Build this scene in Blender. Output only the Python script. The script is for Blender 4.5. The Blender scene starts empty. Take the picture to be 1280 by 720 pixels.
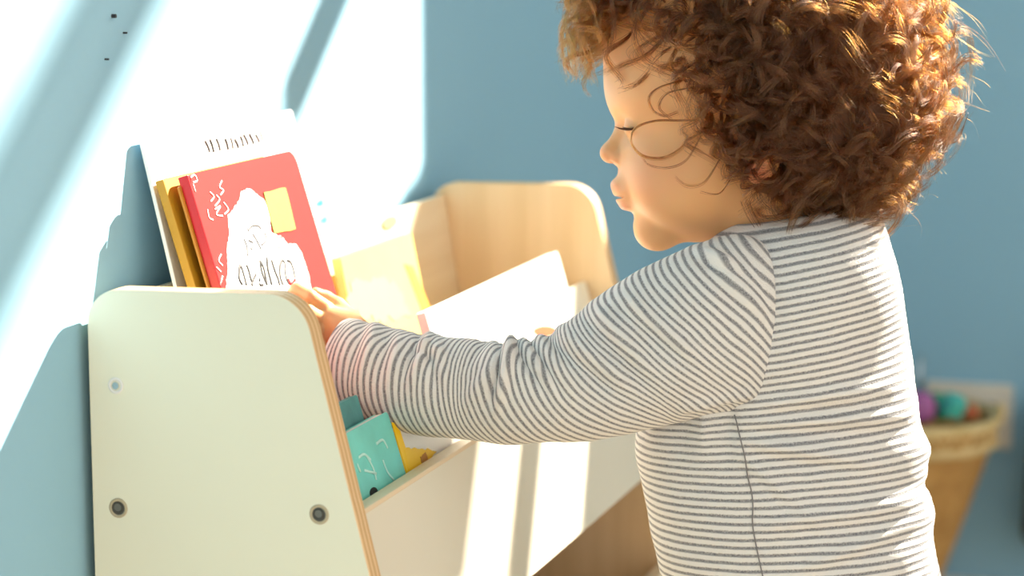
import bpy, bmesh, math, random
import numpy as np
from mathutils import Vector, noise

random.seed(7); rng = np.random.default_rng(11)
PI = math.pi
scn = bpy.context.scene
COL = scn.collection

# ---------------------------------------------------------------- camera
FPX = 3000.0; VPX, VPY = 1605.0, -100.0
PITCH = math.atan((360-VPY)/FPX); YAW = math.atan((VPX-640)/FPX*math.cos(PITCH))
RT = np.array([math.cos(YAW), math.sin(YAW), 0.0])
FW = np.array([-math.sin(YAW)*math.cos(PITCH), math.cos(YAW)*math.cos(PITCH), -math.sin(PITCH)])
UP = np.cross(RT, FW)
def ray(px, py): return FW + RT*(px-640)/FPX + UP*(360-py)/FPX
CAM = np.array([.03, 0, 0]) - ray(112, 364)*1.6; CAM[2] = 1.0
def P(px, py, d): return CAM + ray(px, py)*d
def on_axis(px, py, ax, val):
    R = ray(px, py); return CAM + R*((val-CAM[ax])/R[ax])
def on_plane(px, py, p0, n):
    R = ray(px, py); return CAM + R*(((np.array(p0)-CAM)@n)/(R@n))

cam = bpy.data.cameras.new('camera'); camo = bpy.data.objects.new('camera', cam); COL.objects.link(camo)
cam.sensor_width = 36; cam.lens = FPX/1280*36; cam.clip_start = .05
from mathutils import Matrix
camo.matrix_world = Matrix(((RT[0], UP[0], -FW[0], CAM[0]), (RT[1], UP[1], -FW[1], CAM[1]), (RT[2], UP[2], -FW[2], CAM[2]), (0, 0, 0, 1)))
cam.dof.use_dof = True; cam.dof.focus_distance = 1.69; cam.dof.aperture_fstop = 4.4
scn.camera = camo

# ---------------------------------------------------------------- helpers
def tag(o, label=None, cat=None, group=None, kind=None):
    if label: o['label'] = label
    if cat: o['category'] = cat
    if group: o['group'] = group
    if kind: o['kind'] = kind
    return o
def empty(name, loc=(0, 0, 0), **k):
    o = bpy.data.objects.new(name, None); COL.objects.link(o); o.location = loc
    o.empty_display_size = .05
    return tag(o, **k)
def link(name, me, mats, parent=None, smooth=False, **k):
    o = bpy.data.objects.new(name, me); COL.objects.link(o)
    for m in (mats if isinstance(mats, (list, tuple)) else [mats]): me.materials.append(m)
    if smooth: me.shade_smooth()
    if parent is not None: o.parent = parent
    return tag(o, **k)
def bm_link(name, bm, mats, parent=None, smooth=False, **k):
    me = bpy.data.meshes.new(name); bmesh.ops.recalc_face_normals(bm, faces=bm.faces[:]); bm.to_mesh(me); bm.free()
    return link(name, me, mats, parent, smooth, **k)
def arr_link(name, V, Fc, mats, parent=None, smooth=True, attrs=None, **k):
    me = bpy.data.meshes.new(name)
    me.from_pydata([tuple(v) for v in np.asarray(V)], [], [tuple(int(i) for i in f) for f in Fc]); me.update()
    for an, vals in (attrs or {}).items():
        a = me.attributes.new(an, 'FLOAT', 'POINT'); a.data.foreach_set('value', np.asarray(vals, dtype=np.float32))
    return link(name, me, mats, parent, smooth, **k)
def add_box(bm, x0, x1, y0, y1, z0, z1, bev=0, mi=0):
    vs = [bm.verts.new(p) for p in ((x0,y0,z0),(x1,y0,z0),(x1,y1,z0),(x0,y1,z0),(x0,y0,z1),(x1,y0,z1),(x1,y1,z1),(x0,y1,z1))]
    fs = [bm.faces.new([vs[i] for i in q]) for q in ((3,2,1,0),(4,5,6,7),(0,1,5,4),(1,2,6,5),(2,3,7,6),(3,0,4,7))]
    for f in fs: f.material_index = mi
    if bev:
        es = list({e for f in fs for e in f.edges})
        bmesh.ops.bevel(bm, geom=es, offset=bev, segments=2, affect='EDGES', profile=.5)
def box_bm(*a, **k):
    bm = bmesh.new(); add_box(bm, *a, **k); return bm
def prism(bm, pts, axis, a, b, bev=0, seg=2, mi_face=0, mi_edge=0):
    """extrude a closed outline; pts are 2-D in the other two axes (x,z for y; y,z for x; x,y for z)"""
    def mk(p, t):
        return {'x': (t, p[0], p[1]), 'y': (p[0], t, p[1]), 'z': (p[0], p[1], t)}[axis]
    A = [bm.verts.new(mk(p, a)) for p in pts]; B = [bm.verts.new(mk(p, b)) for p in pts]
    fa = bm.faces.new(A[::-1]); fb = bm.faces.new(B)
    fa.material_index = fb.material_index = mi_face
    n = len(pts)
    for i in range(n):
        f = bm.faces.new((A[i], A[(i+1) % n], B[(i+1) % n], B[i])); f.material_index = mi_edge
    if bev:
        es = list(fa.edges)+list(fb.edges)
        r = bmesh.ops.bevel(bm, geom=es, offset=bev, segments=seg, affect='EDGES', profile=.5, material=mi_edge)
def rounded(pts, radii, n=8):
    out = []
    N = len(pts)
    for i, p in enumerate(pts):
        r = radii[i]; p = np.array(p, float)
        if r <= 0: out.append(tuple(p)); continue
        a = np.array(pts[i-1], float)-p; b = np.array(pts[(i+1) % N], float)-p
        a /= np.linalg.norm(a); b /= np.linalg.norm(b)
        ang = math.acos(np.clip(a@b, -1, 1)); d = r/math.tan(ang/2)
        c = p+(a+b)/np.linalg.norm(a+b)*r/math.sin(ang/2)
        s, e = p+a*d-c, p+b*d-c
        w = math.acos(np.clip((s@e)/r/r, -1, 1))
        for k in range(n+1):
            t = k/n
            q = c+(math.sin((1-t)*w)*s+math.sin(t*w)*e)/math.sin(w)
            out.append(tuple(q))
    return out
def catmull(ctrl, n):
    """ctrl: (k,m) array -> (n,m) samples, evenly by index"""
    c = np.asarray(ctrl, float); k = len(c)
    t = np.linspace(0, k-1, n); i = np.minimum(t.astype(int), k-2); f = (t-i)[:, None]
    p0 = c[np.maximum(i-1, 0)]; p1 = c[i]; p2 = c[i+1]; p3 = c[np.minimum(i+2, k-1)]
    return .5*((2*p1)+(-p0+p2)*f+(2*p0-5*p1+4*p2-p3)*f*f+(-p0+3*p1-3*p2+p3)*f**3)
def tube(bm, pts, r, seg=8, mi=0, cap=True, flat=None):
    pts = [Vector(p) for p in pts]; n = len(pts)
    rs = r if hasattr(r, '__len__') else [r]*n
    rings = []; prev = None
    for i in range(n):
        d = (pts[min(i+1, n-1)]-pts[max(i-1, 0)]).normalized()
        if prev is None:
            prev = d.orthogonal().normalized()
        a = (prev-d*prev.dot(d)).normalized(); b = d.cross(a); prev = a
        rings.append([bm.verts.new(pts[i]+(a*math.cos(2*PI*k/seg)+b*math.sin(2*PI*k/seg))*rs[i]) for k in range(seg)])
    for i in range(n-1):
        for k in range(seg):
            f = bm.faces.new((rings[i][k], rings[i][(k+1) % seg], rings[i+1][(k+1) % seg], rings[i+1][k])); f.material_index = mi; f.smooth = True
    if cap:
        bm.faces.new(rings[0][::-1]).material_index = mi; bm.faces.new(rings[-1]).material_index = mi

# ---------------------------------------------------------------- materials
def newmat(name):
    m = bpy.data.materials.new(name); m.use_nodes = True
    nt = m.node_tree; return m, nt, nt.nodes['Principled BSDF']
def srgb(r, g, b):
    f = lambda c: (c/255)/12.92 if c/255 <= .04045 else ((c/255+.055)/1.055)**2.4
    return (f(r), f(g), f(b), 1)
def plain(name, col, rough=.6, metal=0, spec=.5, nz=.06, scale=30, bump=0.0, trans=0):
    m, nt, b = newmat(name)
    tc = nt.nodes.new('ShaderNodeTexCoord'); no = nt.nodes.new('ShaderNodeTexNoise'); no.inputs['Scale'].default_value = scale
    no.inputs['Detail'].default_value = 4
    nt.links.new(tc.outputs['Object'], no.inputs['Vector'])
    mr = nt.nodes.new('ShaderNodeMapRange'); mr.inputs['To Min'].default_value = 1-nz; mr.inputs['To Max'].default_value = 1+nz
    nt.links.new(no.outputs['Fac'], mr.inputs['Value'])
    mx = nt.nodes.new('ShaderNodeVectorMath'); mx.operation = 'SCALE'; mx.inputs[0].default_value = col[:3]
    nt.links.new(mr.outputs[0], mx.inputs['Scale']); nt.links.new(mx.outputs[0], b.inputs['Base Color'])
    b.inputs['Roughness'].default_value = rough; b.inputs['Metallic'].default_value = metal; b.inputs['Specular IOR Level'].default_value = spec
    if bump:
        bp = nt.nodes.new('ShaderNodeBump'); bp.inputs['Strength'].default_value = bump; bp.inputs['Distance'].default_value = .002
        nt.links.new(no.outputs['Fac'], bp.inputs['Height']); nt.links.new(bp.outputs[0], b.inputs['Normal'])
    return m
def woodmat(name, c1, c2, axis='Z', rough=.45, scale=1.0):
    m, nt, b = newmat(name)
    tc = nt.nodes.new('ShaderNodeTexCoord'); mp = nt.nodes.new('ShaderNodeMapping')
    sc = {'X': (2, 40, 40), 'Y': (40, 2, 40), 'Z': (40, 40, 2)}[axis]
    mp.inputs['Scale'].default_value = [v*scale for v in sc]
    no = nt.nodes.new('ShaderNodeTexNoise'); no.inputs['Scale'].default_value = 1.5; no.inputs['Detail'].default_value = 6; no.inputs['Distortion'].default_value = .4
    nt.links.new(tc.outputs['Object'], mp.inputs['Vector']); nt.links.new(mp.outputs[0], no.inputs['Vector'])
    cr = nt.nodes.new('ShaderNodeValToRGB'); cr.color_ramp.elements[0].position = .3; cr.color_ramp.elements[1].position = .7
    cr.color_ramp.elements[0].color = c1; cr.color_ramp.elements[1].color = c2
    nt.links.new(no.outputs['Fac'], cr.inputs['Fac']); nt.links.new(cr.outputs[0], b.inputs['Base Color'])
    b.inputs['Roughness'].default_value = rough
    return m
def plymat(name, axis=1, period=.006):
    """plywood edge: thin layers stacked across the sheet"""
    m, nt, b = newmat(name)
    tc = nt.nodes.new('ShaderNodeTexCoord'); sx = nt.nodes.new('ShaderNodeSeparateXYZ'); nt.links.new(tc.outputs['Object'], sx.inputs[0])
    mu = nt.nodes.new('ShaderNodeMath'); mu.operation = 'MULTIPLY'; mu.inputs[1].default_value = 2*PI/period
    nt.links.new(sx.outputs[axis], mu.inputs[0])
    no = nt.nodes.new('ShaderNodeTexNoise'); no.inputs['Scale'].default_value = 60; nt.links.new(tc.outputs['Object'], no.inputs['Vector'])
    ad = nt.nodes.new('ShaderNodeMath'); ad.operation = 'ADD'
    m2 = nt.nodes.new('ShaderNodeMath'); m2.operation = 'MULTIPLY'; m2.inputs[1].default_value = 2.0; nt.links.new(no.outputs['Fac'], m2.inputs[0])
    nt.links.new(mu.outputs[0], ad.inputs[0]); nt.links.new(m2.outputs[0], ad.inputs[1])
    si = nt.nodes.new('ShaderNodeMath'); si.operation = 'SINE'; nt.links.new(ad.outputs[0], si.inputs[0])
    mr = nt.nodes.new('ShaderNodeMapRange'); mr.inputs['From Min'].default_value = -1; nt.links.new(si.outputs[0], mr.inputs['Value'])
    cr = nt.nodes.new('ShaderNodeValToRGB'); cr.color_ramp.elements[0].color = (.60, .36, .15, 1); cr.color_ramp.elements[1].color = (.80, .58, .33, 1)
    nt.links.new(mr.outputs[0], cr.inputs['Fac']); nt.links.new(cr.outputs[0], b.inputs['Base Color'])
    b.inputs['Roughness'].default_value = .5
    return m
M_wall = plain('painted_blue_plaster', (.27, .50, .655), .75, nz=.03, scale=3, bump=.03)
M_white = plain('white_gloss_paint', (.72, .71, .68), .4)
M_ceil = plain('ceiling_white', (.8, .8, .78), .9)
M_floor = woodmat('oak_floor', (.62, .46, .29, 1), (.75, .58, .38, 1), 'Y', .5)
M_lam = plain('pale_laminate', (.72, .72, .58), .42, nz=.012, scale=8)
M_ply = plymat('plywood_edge_side')
M_birch = woodmat('birch_face', (.66, .46, .25, 1), (.76, .56, .34, 1), 'Z', .5)
M_birchY = woodmat('birch_board', (.74, .58, .38, 1), (.82, .68, .48, 1), 'Y', .5)
M_dark = plain('dark_grey_insert', (.06, .06, .05), .5)
M_steel = plain('steel', (.75, .75, .75), .25, 1)
M_ring = plain('cam_ring', (.42, .36, .24), .5)
M_pages = plain('page_block', (.80, .76, .66), .8, nz=.1, scale=200)
def M(name, r, g, b, rough=.5, **k): return plain(name, srgb(r, g, b), rough, **k)

# ---------------------------------------------------------------- room
YB = 1.9; XR = 3.2; HC = 3.0; YN = -3.2
def struct(name, bm, m, **k): return bm_link(name, bm, m, kind='structure', **k)
XW = .021
struct('wall_left', box_bm(-.15, XW, YN, YB+.2, 0, HC), M_wall)
bm = bmesh.new()   # right wall with a wide unseen opening, added to let in fill light
add_box(bm, XR, XR+.15, YN, -1.9, 0, HC); add_box(bm, XR, XR+.15, 1.5, YB+.2, 0, HC); add_box(bm, XR, XR+.15, -1.9, 1.5, 0, .25); add_box(bm, XR, XR+.15, -1.9, 1.5, 2.75, HC)
struct('wall_right', bm, M_ceil)
bm = bmesh.new()
for y in (-1.9, -.8, .37, 1.47): add_box(bm, XR+.05, XR+.09, y, y+.03, .25, 2.75)
add_box(bm, XR+.05, XR+.09, -1.87, 1.47, .25, .28); add_box(bm, XR+.05, XR+.09, -1.87, 1.47, 2.72, 2.75)
struct('fill_window', bm, M_white)
WX0, WX1, WZ0, WZ1 = .834, 2.25, 1.700, 2.78
bm = bmesh.new()
add_box(bm, 0, WX0, YB, YB+.2, 0, HC); add_box(bm, WX1, XR, YB, YB+.2, 0, HC)
add_box(bm, WX0, WX1, YB, YB+.2, 0, WZ0); add_box(bm, WX0, WX1, YB, YB+.2, WZ1, HC)
struct('wall_back', bm, M_wall)
struct('floor', box_bm(-.15, XR+.15, YN, YB+.2, -.1, 0), M_floor)
struct('ceiling', box_bm(-.15, XR+.15, YN, YB+.2, HC, HC+.1), M_ceil)
struct('baseboard_back', box_bm(XW+.0065, XR, YB-.014, YB, 0, .085, bev=.003), M_white)
struct('baseboard_left', box_bm(XW, XW+.0065, YN, YB-.0, 0, .085, bev=.002), M_white)
# window in the back wall, right of the frame: its cross bars throw the bands seen on the left wall
win = empty('window_1', ((WX0+WX1)/2, YB+.1, WZ0), kind='structure')
def wpart(name, bm, m=M_white):
    o = bm_link(name, bm, m, win); o.matrix_parent_inverse = Matrix.Translation(win.location).inverted(); return o
bm = bmesh.new()
yw0, yw1 = YB+.06, YB+.10
add_box(bm, WX0, WX0+.03, yw0, yw1, WZ0, WZ1); add_box(bm, WX1-.03, WX1, yw0, yw1, WZ0, WZ1)
add_box(bm, WX0+.03, WX1-.03, yw0, yw1, WZ0, WZ0+.04); add_box(bm, WX0+.03, WX1-.03, yw0, yw1, WZ1-.03, WZ1)
for xa, xb, z0, z1 in ((1.25, WX1-.03, 1.887, 1.925), (WX0+.03, 1.10, 2.157, 2.195)):
    wpart('glazing_bar', box_bm(xa, xb, yw0+.005, yw1-.005, z0, z1, bev=.002))
gl, nt, b = newmat('window_glass'); b.inputs['Transmission Weight'].default_value = 1; b.inputs['Roughness'].default_value = 0; b.inputs['IOR'].default_value = 1.0; b.inputs['Alpha'].default_value = .12
# two unseen timber beams, added outside to cast the soft wall streaks
M_beam = woodmat('blocker_timber', (.3, .2, .12, 1), (.4, .28, .18, 1), 'X', .7)
YO = 4.3
for z, h, lab in ((2.485, .032, 'upper unseen beam added outside the window to streak the wall with shade'), (2.415, .044, 'lower unseen beam added outside the window to streak the wall with shade')):
    zz = z+.82*(YO-YB)
    bm_link('blocker_beam', box_bm(1.5, 5.0, YO-.02, YO+.02, zz-h/2, zz+h/2, bev=.003), M_beam, label=lab, cat='beam')

# unseen pot added on the sill to shade the end of the sunlit wall
pot = empty('blocker_pot', (.905, YB+.03, WZ0), label='unseen clay pot added on the window sill to shade the left wall', cat='light blocker')
bm = bmesh.new(); tube(bm, [(0, 0, 0), (0, 0, .05), (0, 0, .085)], [.042, .052, .058], 24); bm_link('pot', bm, M('clay', 170, 100, 70, .8), pot)
bm = bmesh.new(); bmesh.ops.create_icosphere(bm, subdivisions=2, radius=.048)
for v in bm.verts: v.co = v.co*(1+.25*noise.noise(v.co*40)); v.co.z = v.co.z*.35+.085
bm_link('leaves', bm, M('leaf_green', 70, 110, 60, .6), pot)
# unseen box added outside the window to shade the shelf's near front
fdx, fdy, fdz = 1.35+.2, YB+.3, 1.972+.246
fd = empty('light_blocker', (fdx, fdy, fdz), label='unseen wooden box added outside the window to shade the shelf front', cat='bird feeder')
bm_link('blocker_box', box_bm(-.07, .07, -.03, .03, 0, .14, bev=.003), M_beam, fd)
bm = bmesh.new(); prism(bm, [(-.078, .14), (.078, .14), (0, .175)], 'y', -.04, .04); bm_link('blocker_roof', bm, M_beam, fd)
bm = bmesh.new(); tube(bm, [(0, 0, .17), (0, 0, .6)], .001, 6); bm_link('cord', bm, M_dark, fd)

# ---------------------------------------------------------------- bookshelf
H = .757; LY = .687; T = .018
SL = .25                                    # slope of the front edge (dx per dz)
xf = lambda z: .193+(.721-z)*SL
shelf = empty('bookshelf', (.2, LY/2, 0), label='low birch display bookshelf with pale side panels and slanted front, against the left wall', cat='bookshelf')
PINV = Matrix.Translation(shelf.location).inverted()
def sp(name, bm, m, smooth=False, **k):
    o = bm_link(name, bm, m, shelf, smooth=smooth, **k); o.matrix_parent_inverse = PINV; return o
out = [(.028, .0), (.028, H), (.182, H+.003), (xf(0), 0)]
side = rounded(out, [0, .024, .030, 0], 10)
def sidepanel(y0, y1, mats):
    bm = bmesh.new(); prism(bm, side, 'y', y0, y1, bev=.0022, seg=3, mi_face=0, mi_edge=1)
    return sp('side_panel', bm, mats)
near = sidepanel(0, T, [M_lam, M_ply])
far = sidepanel(LY, LY+T, [M_birch, M_ply])
def disc(bm, x, z, r, y0, y1, mi=0, n=28):
    pts = [(x+r*math.cos(2*PI*k/n), z+r*math.sin(2*PI*k/n)) for k in range(n)]
    prism(bm, pts, 'y', y0, y1, mi_face=mi, mi_edge=mi)
def ringbm(x, z, r0, r1, y0, y1, n=32):
    bm = bmesh.new()
    R = [[bm.verts.new((x+r*math.cos(2*PI*k/n), y, z+r*math.sin(2*PI*k/n))) for k in range(n)] for r, y in ((r1, y1), (r1, y0), ((r0+r1)/2, y0-.0003), (r0, y0), (r0, y1))]
    for a, b_ in zip(R, R[1:]+R[:1]):
        for k in range(n): bm.faces.new((a[k], a[(k+1) % n], b_[(k+1) % n], b_[k]))
    return bm
def subpart(name, bm, m, par, smooth=False, **k):
    o = bm_link(name, bm, m, par, smooth=smooth, **k); o.matrix_parent_inverse = (par.matrix_world if False else Matrix.Identity(4)); return o
# children of the side panel share its frame
for (px, py) in ((148, 635), (399, 643)):
    c = on_axis(px, py, 1, 0)
    f = subpart('bolt_fitting', ringbm(c[0], c[2], .0048, .0068, -.0004, .001), M_ring, near, label='round recessed bolt fitting')
    bm = bmesh.new(); disc(bm, c[0], c[2], .0049, -.0002, .001)
    disc(bm, c[0]-.0004, c[2]+.0004, .0026, -.0005, .0005, mi=1)
    o = bm_link('bolt_insert', bm, [M_dark, plain('worn_grey', (.13, .13, .11, 1), .4)], near)
    ringo = ringbm(c[0]-.0003, c[2]+.0003, .0030, .0036, -.0006, .0005); bm_link('bolt_rim', ringo, M_dark, near)
c = on_axis(145, 482, 1, 0)
bm = bmesh.new(); disc(bm, c[0], c[2], .0024, -.0012, .001)
o = bm_link('screw', bm, M_steel, near, label='small steel screw')
bm_link('screw_collar', ringbm(c[0], c[2], .0036, .0056, -.0006, .001), M_white, near)
# slanted front board (parallel to the front edge), rail on top, lower board
NF = np.array([1, 0, SL]); NF /= np.linalg.norm(NF); TF = np.array([SL, 0, -1.0]); TF /= np.linalg.norm(TF)  # normal, down-slope
def slab(p_top, length, thick, y0, y1, bev=.001):
    """board whose outer face starts at p_top (x,z) and runs down the slope"""
    q = [np.array([p_top[0], 0, p_top[1]])]
    q.append(q[0]+TF*length); q.append(q[1]-NF*thick); q.append(q[0]-NF*thick)
    bm = bmesh.new(); prism(bm, [(a[0], a[2]) for a in q], 'y', y0, y1, bev=0)
    if bev: bmesh.ops.bevel(bm, geom=bm.edges[:], offset=bev, segments=2, affect='EDGES', profile=.5)
    return bm
M_front = plain('pale_front_laminate', (.76, .71, .58), .45, nz=.012, scale=8)
sp('front_board', slab((xf(.615)-.003, .615), .121, .015, T, LY), M_front)
bm = slab((xf(.6155)-.0025, .6155), .0035, .0165, T, LY, bev=.0008); sp('front_rail_edging', bm, M_birchY)
sp('lower_front_board', slab((xf(.415)-.003, .415), .30, .015, T, LY), M_birchY)
def leanboard(x0, z0, x1, z1, th, y0, y1, m, name):
    a = np.array([x0, z0]); b_ = np.array([x1, z1]); d = (b_-a)/np.linalg.norm(b_-a); n = np.array([-d[1], d[0]])
    bm = bmesh.new(); prism(bm, [tuple(a), tuple(b_), tuple(b_+n*th), tuple(a+n*th)], 'y', y0, y1, bev=.0012)
    return sp(name, bm, m)
leanboard(.0325, .745, .0745, .47, .009, T, LY, M_birchY, 'back_board')
# dark oval finger hole in the back board's top edge
c = on_axis(485, 290, 0, .042)
bm = bmesh.new()
pts = [(.013*math.cos(2*PI*k/24), .0045*math.sin(2*PI*k/24)) for k in range(24)]
A = [bm.verts.new((.0434-(p[1])*.16, c[1]+p[0]*1.4, .738+p[1]*1.2)) for p in pts]; bm.faces.new(A)
r_ = bmesh.ops.extrude_face_region(bm, geom=bm.faces[:]); bmesh.ops.translate(bm, verts=[v for v in r_['geom'] if isinstance(v, bmesh.types.BMVert)], vec=(.0008, 0, .0002))
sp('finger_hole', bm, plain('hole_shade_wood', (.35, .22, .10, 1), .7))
leanboard(.143, .63, .178, .50, .009, T, LY, M_birchY, 'middle_board')
sp('bin_floor', box_bm(.0635, .1455, T, LY, .606, .616), M_birchY)
sp('bin_floor', box_bm(.176, .2165, T, LY, .531, .541), M_birchY)
sp('lower_bin_floor', box_bm(.12, xf(.13)-.02, T, LY, .12, .132), M_birchY)
bm = bmesh.new(); add_box(bm, .030, .040, T, LY, .04, .46); sp('rear_panel', bm, M_birch)

# ---------------------------------------------------------------- books
def book(name, label, group, xc, zc, lean, y0, y1, ztop, zbot, th, cov, spine=None, board=False, pages=M_pages, cat='book', yaw=0.0, cr=.0):
    """cover plane passes x=xc at z=zc and leans back by tan=lean; spans y0..y1, from height zbot to ztop"""
    ang = math.atan(lean); cosA = math.cos(ang)
    hgt = (ztop-zbot)/cosA; w = y1-y0
    org = Vector((xc-(zbot-zc)*lean, y0, zbot))
    o = empty(name, org, label=label, cat=cat, group=group); o.rotation_euler = (0, -ang, yaw)
    tc = .0022 if not board else .0012
    r = cr or (.010 if board else .0015)
    outl = rounded([(0, 0), (w, 0), (w, hgt), (0, hgt)], [r]*4, 6)
    def shell(x0, x1, inset=0, m=cov, nm='cover', rr=None):
        bm = bmesh.new()
        ol = outl if not inset else rounded([(.001, inset), (w-inset, inset), (w-inset, hgt-inset), (.001, hgt-inset)], [max(r-inset, .0005)]*4, 6)
        prism(bm, ol, 'x', x0, x1, bev=min(.0006, (x1-x0)*.3), seg=1)
        return bm_link(nm, bm, m, o)
    front = shell(-tc, 0, nm='front_cover')
    shell(-th, -th+tc, nm='back_cover', m=spine or cov)
    shell(-th+tc, -tc, inset=(.0005 if board else .003), m=pages, nm='page_block')
    bm = box_bm(-th, 0, -.0012, .0008, .0003+r*.0, hgt-.0003, bev=.0006); bm_link('spine', bm, spine or cov, o)
    o['_g'] = [xc, zc, lean, y0]
    def uv(px, py, off=0.0):
        n = np.array([1, 0, lean]); n = n/np.linalg.norm(n)
        q = on_plane(px, py, np.array([xc, 0, zc])+n*off, n)
        return (q[1]-y0, (q[2]-zbot)/cosA)
    return o, front, uv, w, hgt
def anchored(name, label, group, TL, BL, TR, y0, zbot, th, cov, **k):
    """book whose cover passes the sight lines of its top and lower near edge at y0, and of its far top corner"""
    a = on_axis(*TL, 1, y0); b_ = on_axis(*BL, 1, y0)
    lean = (b_[0]-a[0])/(a[2]-b_[2]); n = np.array([1, 0, lean]); n /= np.linalg.norm(n)
    c = on_plane(*TR, a, n)
    return book(name, label, group, a[0], a[2], lean, y0, c[1], (a[2]+c[2])/2, zbot, th, cov, **k)
def decal(name, uvpts, m, par, off=.0002, th=.0002, **k):
    bm = bmesh.new()
    prism(bm, uvpts, 'x', off-th, off+th)
    return bm_link(name, bm, m, par, **k)
def ragged(pts, amp, n=10, seed=0):
    rr = random.Random(seed); o = []
    for i, p in enumerate(pts):
        q = pts[(i+1) % len(pts)]
        for k in range(n):
            t = k/n; o.append((p[0]+(q[0]-p[0])*t+rr.uniform(-amp, amp), p[1]+(q[1]-p[1])*t+rr.uniform(-amp, amp)))
    return o
def strokes(name, lines, m, par, wid=.0006, off=.0005, **k):
    """flat-ish pen strokes on a cover, each a thin tube squashed against the cover"""
    bm = bmesh.new()
    for ln in lines:
        wd = wid
        if isinstance(ln, tuple) and isinstance(ln[0], (int, float)): wd, ln = ln
        tube(bm, [(0, p[0], p[1]) for p in (catmull(ln, max(8, len(ln)*5)) if len(ln) > 2 else ln)], wd, seg=6)
    for v in bm.verts: v.co.x = v.co.x*.35+off*.6
    return bm_link(name, bm, m, par, **k)
M_red = M('red_cover', 178, 34, 28, .35, nz=.03); M_redsp = M('red_spine', 200, 28, 34, .35)
M_wh = M('white_cover', 236, 236, 232, .4, nz=.01); M_must = M('mustard_cover', 190, 140, 30, .5); M_orange = M('amber_cover', 196, 130, 40, .5)
M_ink = M('dark_ink', 14, 8, 9, .6); M_gink = M('grey_ink', 40, 40, 44, .6); M_lime = M('lime_art', 120, 136, 40, .5, nz=.25, scale=160)
M_teal = M('teal_cover', 118, 212, 202, .35, nz=.25, scale=28); M_yel = M('yellow_cover', 250, 205, 20, .4); M_cream = M('cream_cover', 232, 198, 105, .45, nz=.16, scale=14)
M_ltgrey = M('light_grey_art', 88, 88, 92, .6)
M_teald = M('dark_teal_cover', 70, 140, 140, .4, nz=.5, scale=60); M_pale = M('pale_teal_art', 190, 235, 228, .4)
G1 = 'books in the rear row of the shelf'; G2 = 'books in the front row of the shelf'
# rear row, near end: white, mustard, amber, red
bw, fw_, uv, w, h = anchored('picture_book', 'tall white hardcover with grey lettering, rearmost at the near end of the shelf', G1, (178, 172), (220, 350), (365, 137), .088, .62, .003, M_wh)
xs = [(256, 176, 262, 190, .8), (262, 174, 267, 190, .9), (270, 173, 275, 188, .8), (281, 173, 285, 187, 1), (288, 172, 291, 186, .7), (293, 174, 298, 185, 1), (300, 170, 304, 183, .9), (304, 168, 310, 181, .9), (311, 167, 317, 180, 1), (319, 168, 324, 178, .9), (324, 163, 328, 177, .6)]
strokes('title_lettering', [(.0017*s_, [uv(a, b_), uv((a+c_)/2+.6, (b_+d_)/2), uv(c_, d_)]) for a, b_, c_, d_, s_ in xs], M_gink, bw, label='grey title lettering')
bo, *_r = anchored('picture_book', 'mustard hardcover between the white book and the red board book', G1, (204, 222), (243, 350), (330, 196), .085, .62, .0065, M_must, pages=M('gold_page_block', 172, 128, 50, .7, nz=.15, scale=150))
bo, *_r = anchored('picture_book', 'thin amber brown booklet tucked right behind the red board book', G1, (224, 231), (259, 350), (336, 208), .089, .62, .002, M_orange, pages=M_must)
br, fr, uv, w, h = anchored('board_book', 'red board book with a white figure and lime picture, held by the toddler', G1, (234, 215), (276, 355), (368, 190), .092, .62, .0078, M_red, spine=M_redsp, board=True, pages=M('red_page_block', 205, 60, 55, .6))
wb = [uv(*q) for q in ((282, 362), (284, 335), (283, 315), (286, 290), (284, 270), (296, 255), (302, 238), (312, 236), (322, 244), (330, 250), (336, 265), (338, 290), (352, 296), (360, 306), (370, 305), (378, 320), (386, 345), (390, 375), (340, 380))]
decal('cover_picture', ragged(wb, .0007, 7, 3), M_wh, br, label='ragged white figure')
decal('picture_panel', ragged([uv(*q) for q in ((329, 241), (356, 234), (369, 287), (342, 292))], .0004, 4, 1), M_lime, br, off=.0006, label='lime square of comic art')
strokes('panel_drawing', [[uv(341, 240), uv(343, 246), uv(342, 251)], [uv(352, 270), uv(354, 274), uv(352, 278), uv(351, 273)], [uv(355, 238), uv(360, 258), uv(366, 285)], [uv(343, 291), uv(350, 289), uv(358, 282)], [uv(347, 247), uv(349, 250)]], M_gink, br, wid=.0008, off=.0009)
strokes('figure_drawing', [[uv(309, 288), uv(314, 282), uv(322, 282), uv(326, 287)], [uv(304, 298), uv(308, 308), uv(309, 320)], [uv(315, 292), uv(320, 300), uv(326, 312)], [uv(330, 290), uv(332, 300), uv(326, 306)], [uv(310, 300), uv(316, 304), uv(313, 312)]], M_ltgrey, br, wid=.0014, off=.0005)
strokes('small_emblem', [[uv(345, 296), uv(352, 297), uv(353, 303), uv(348, 310), uv(344, 303), uv(345, 296)], [uv(347, 299), uv(351, 305)]], M_gink, br, wid=.0007, off=.0006)
U = lambda x, y: uv(270+x/10.28, 300+y/10.28)
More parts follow.
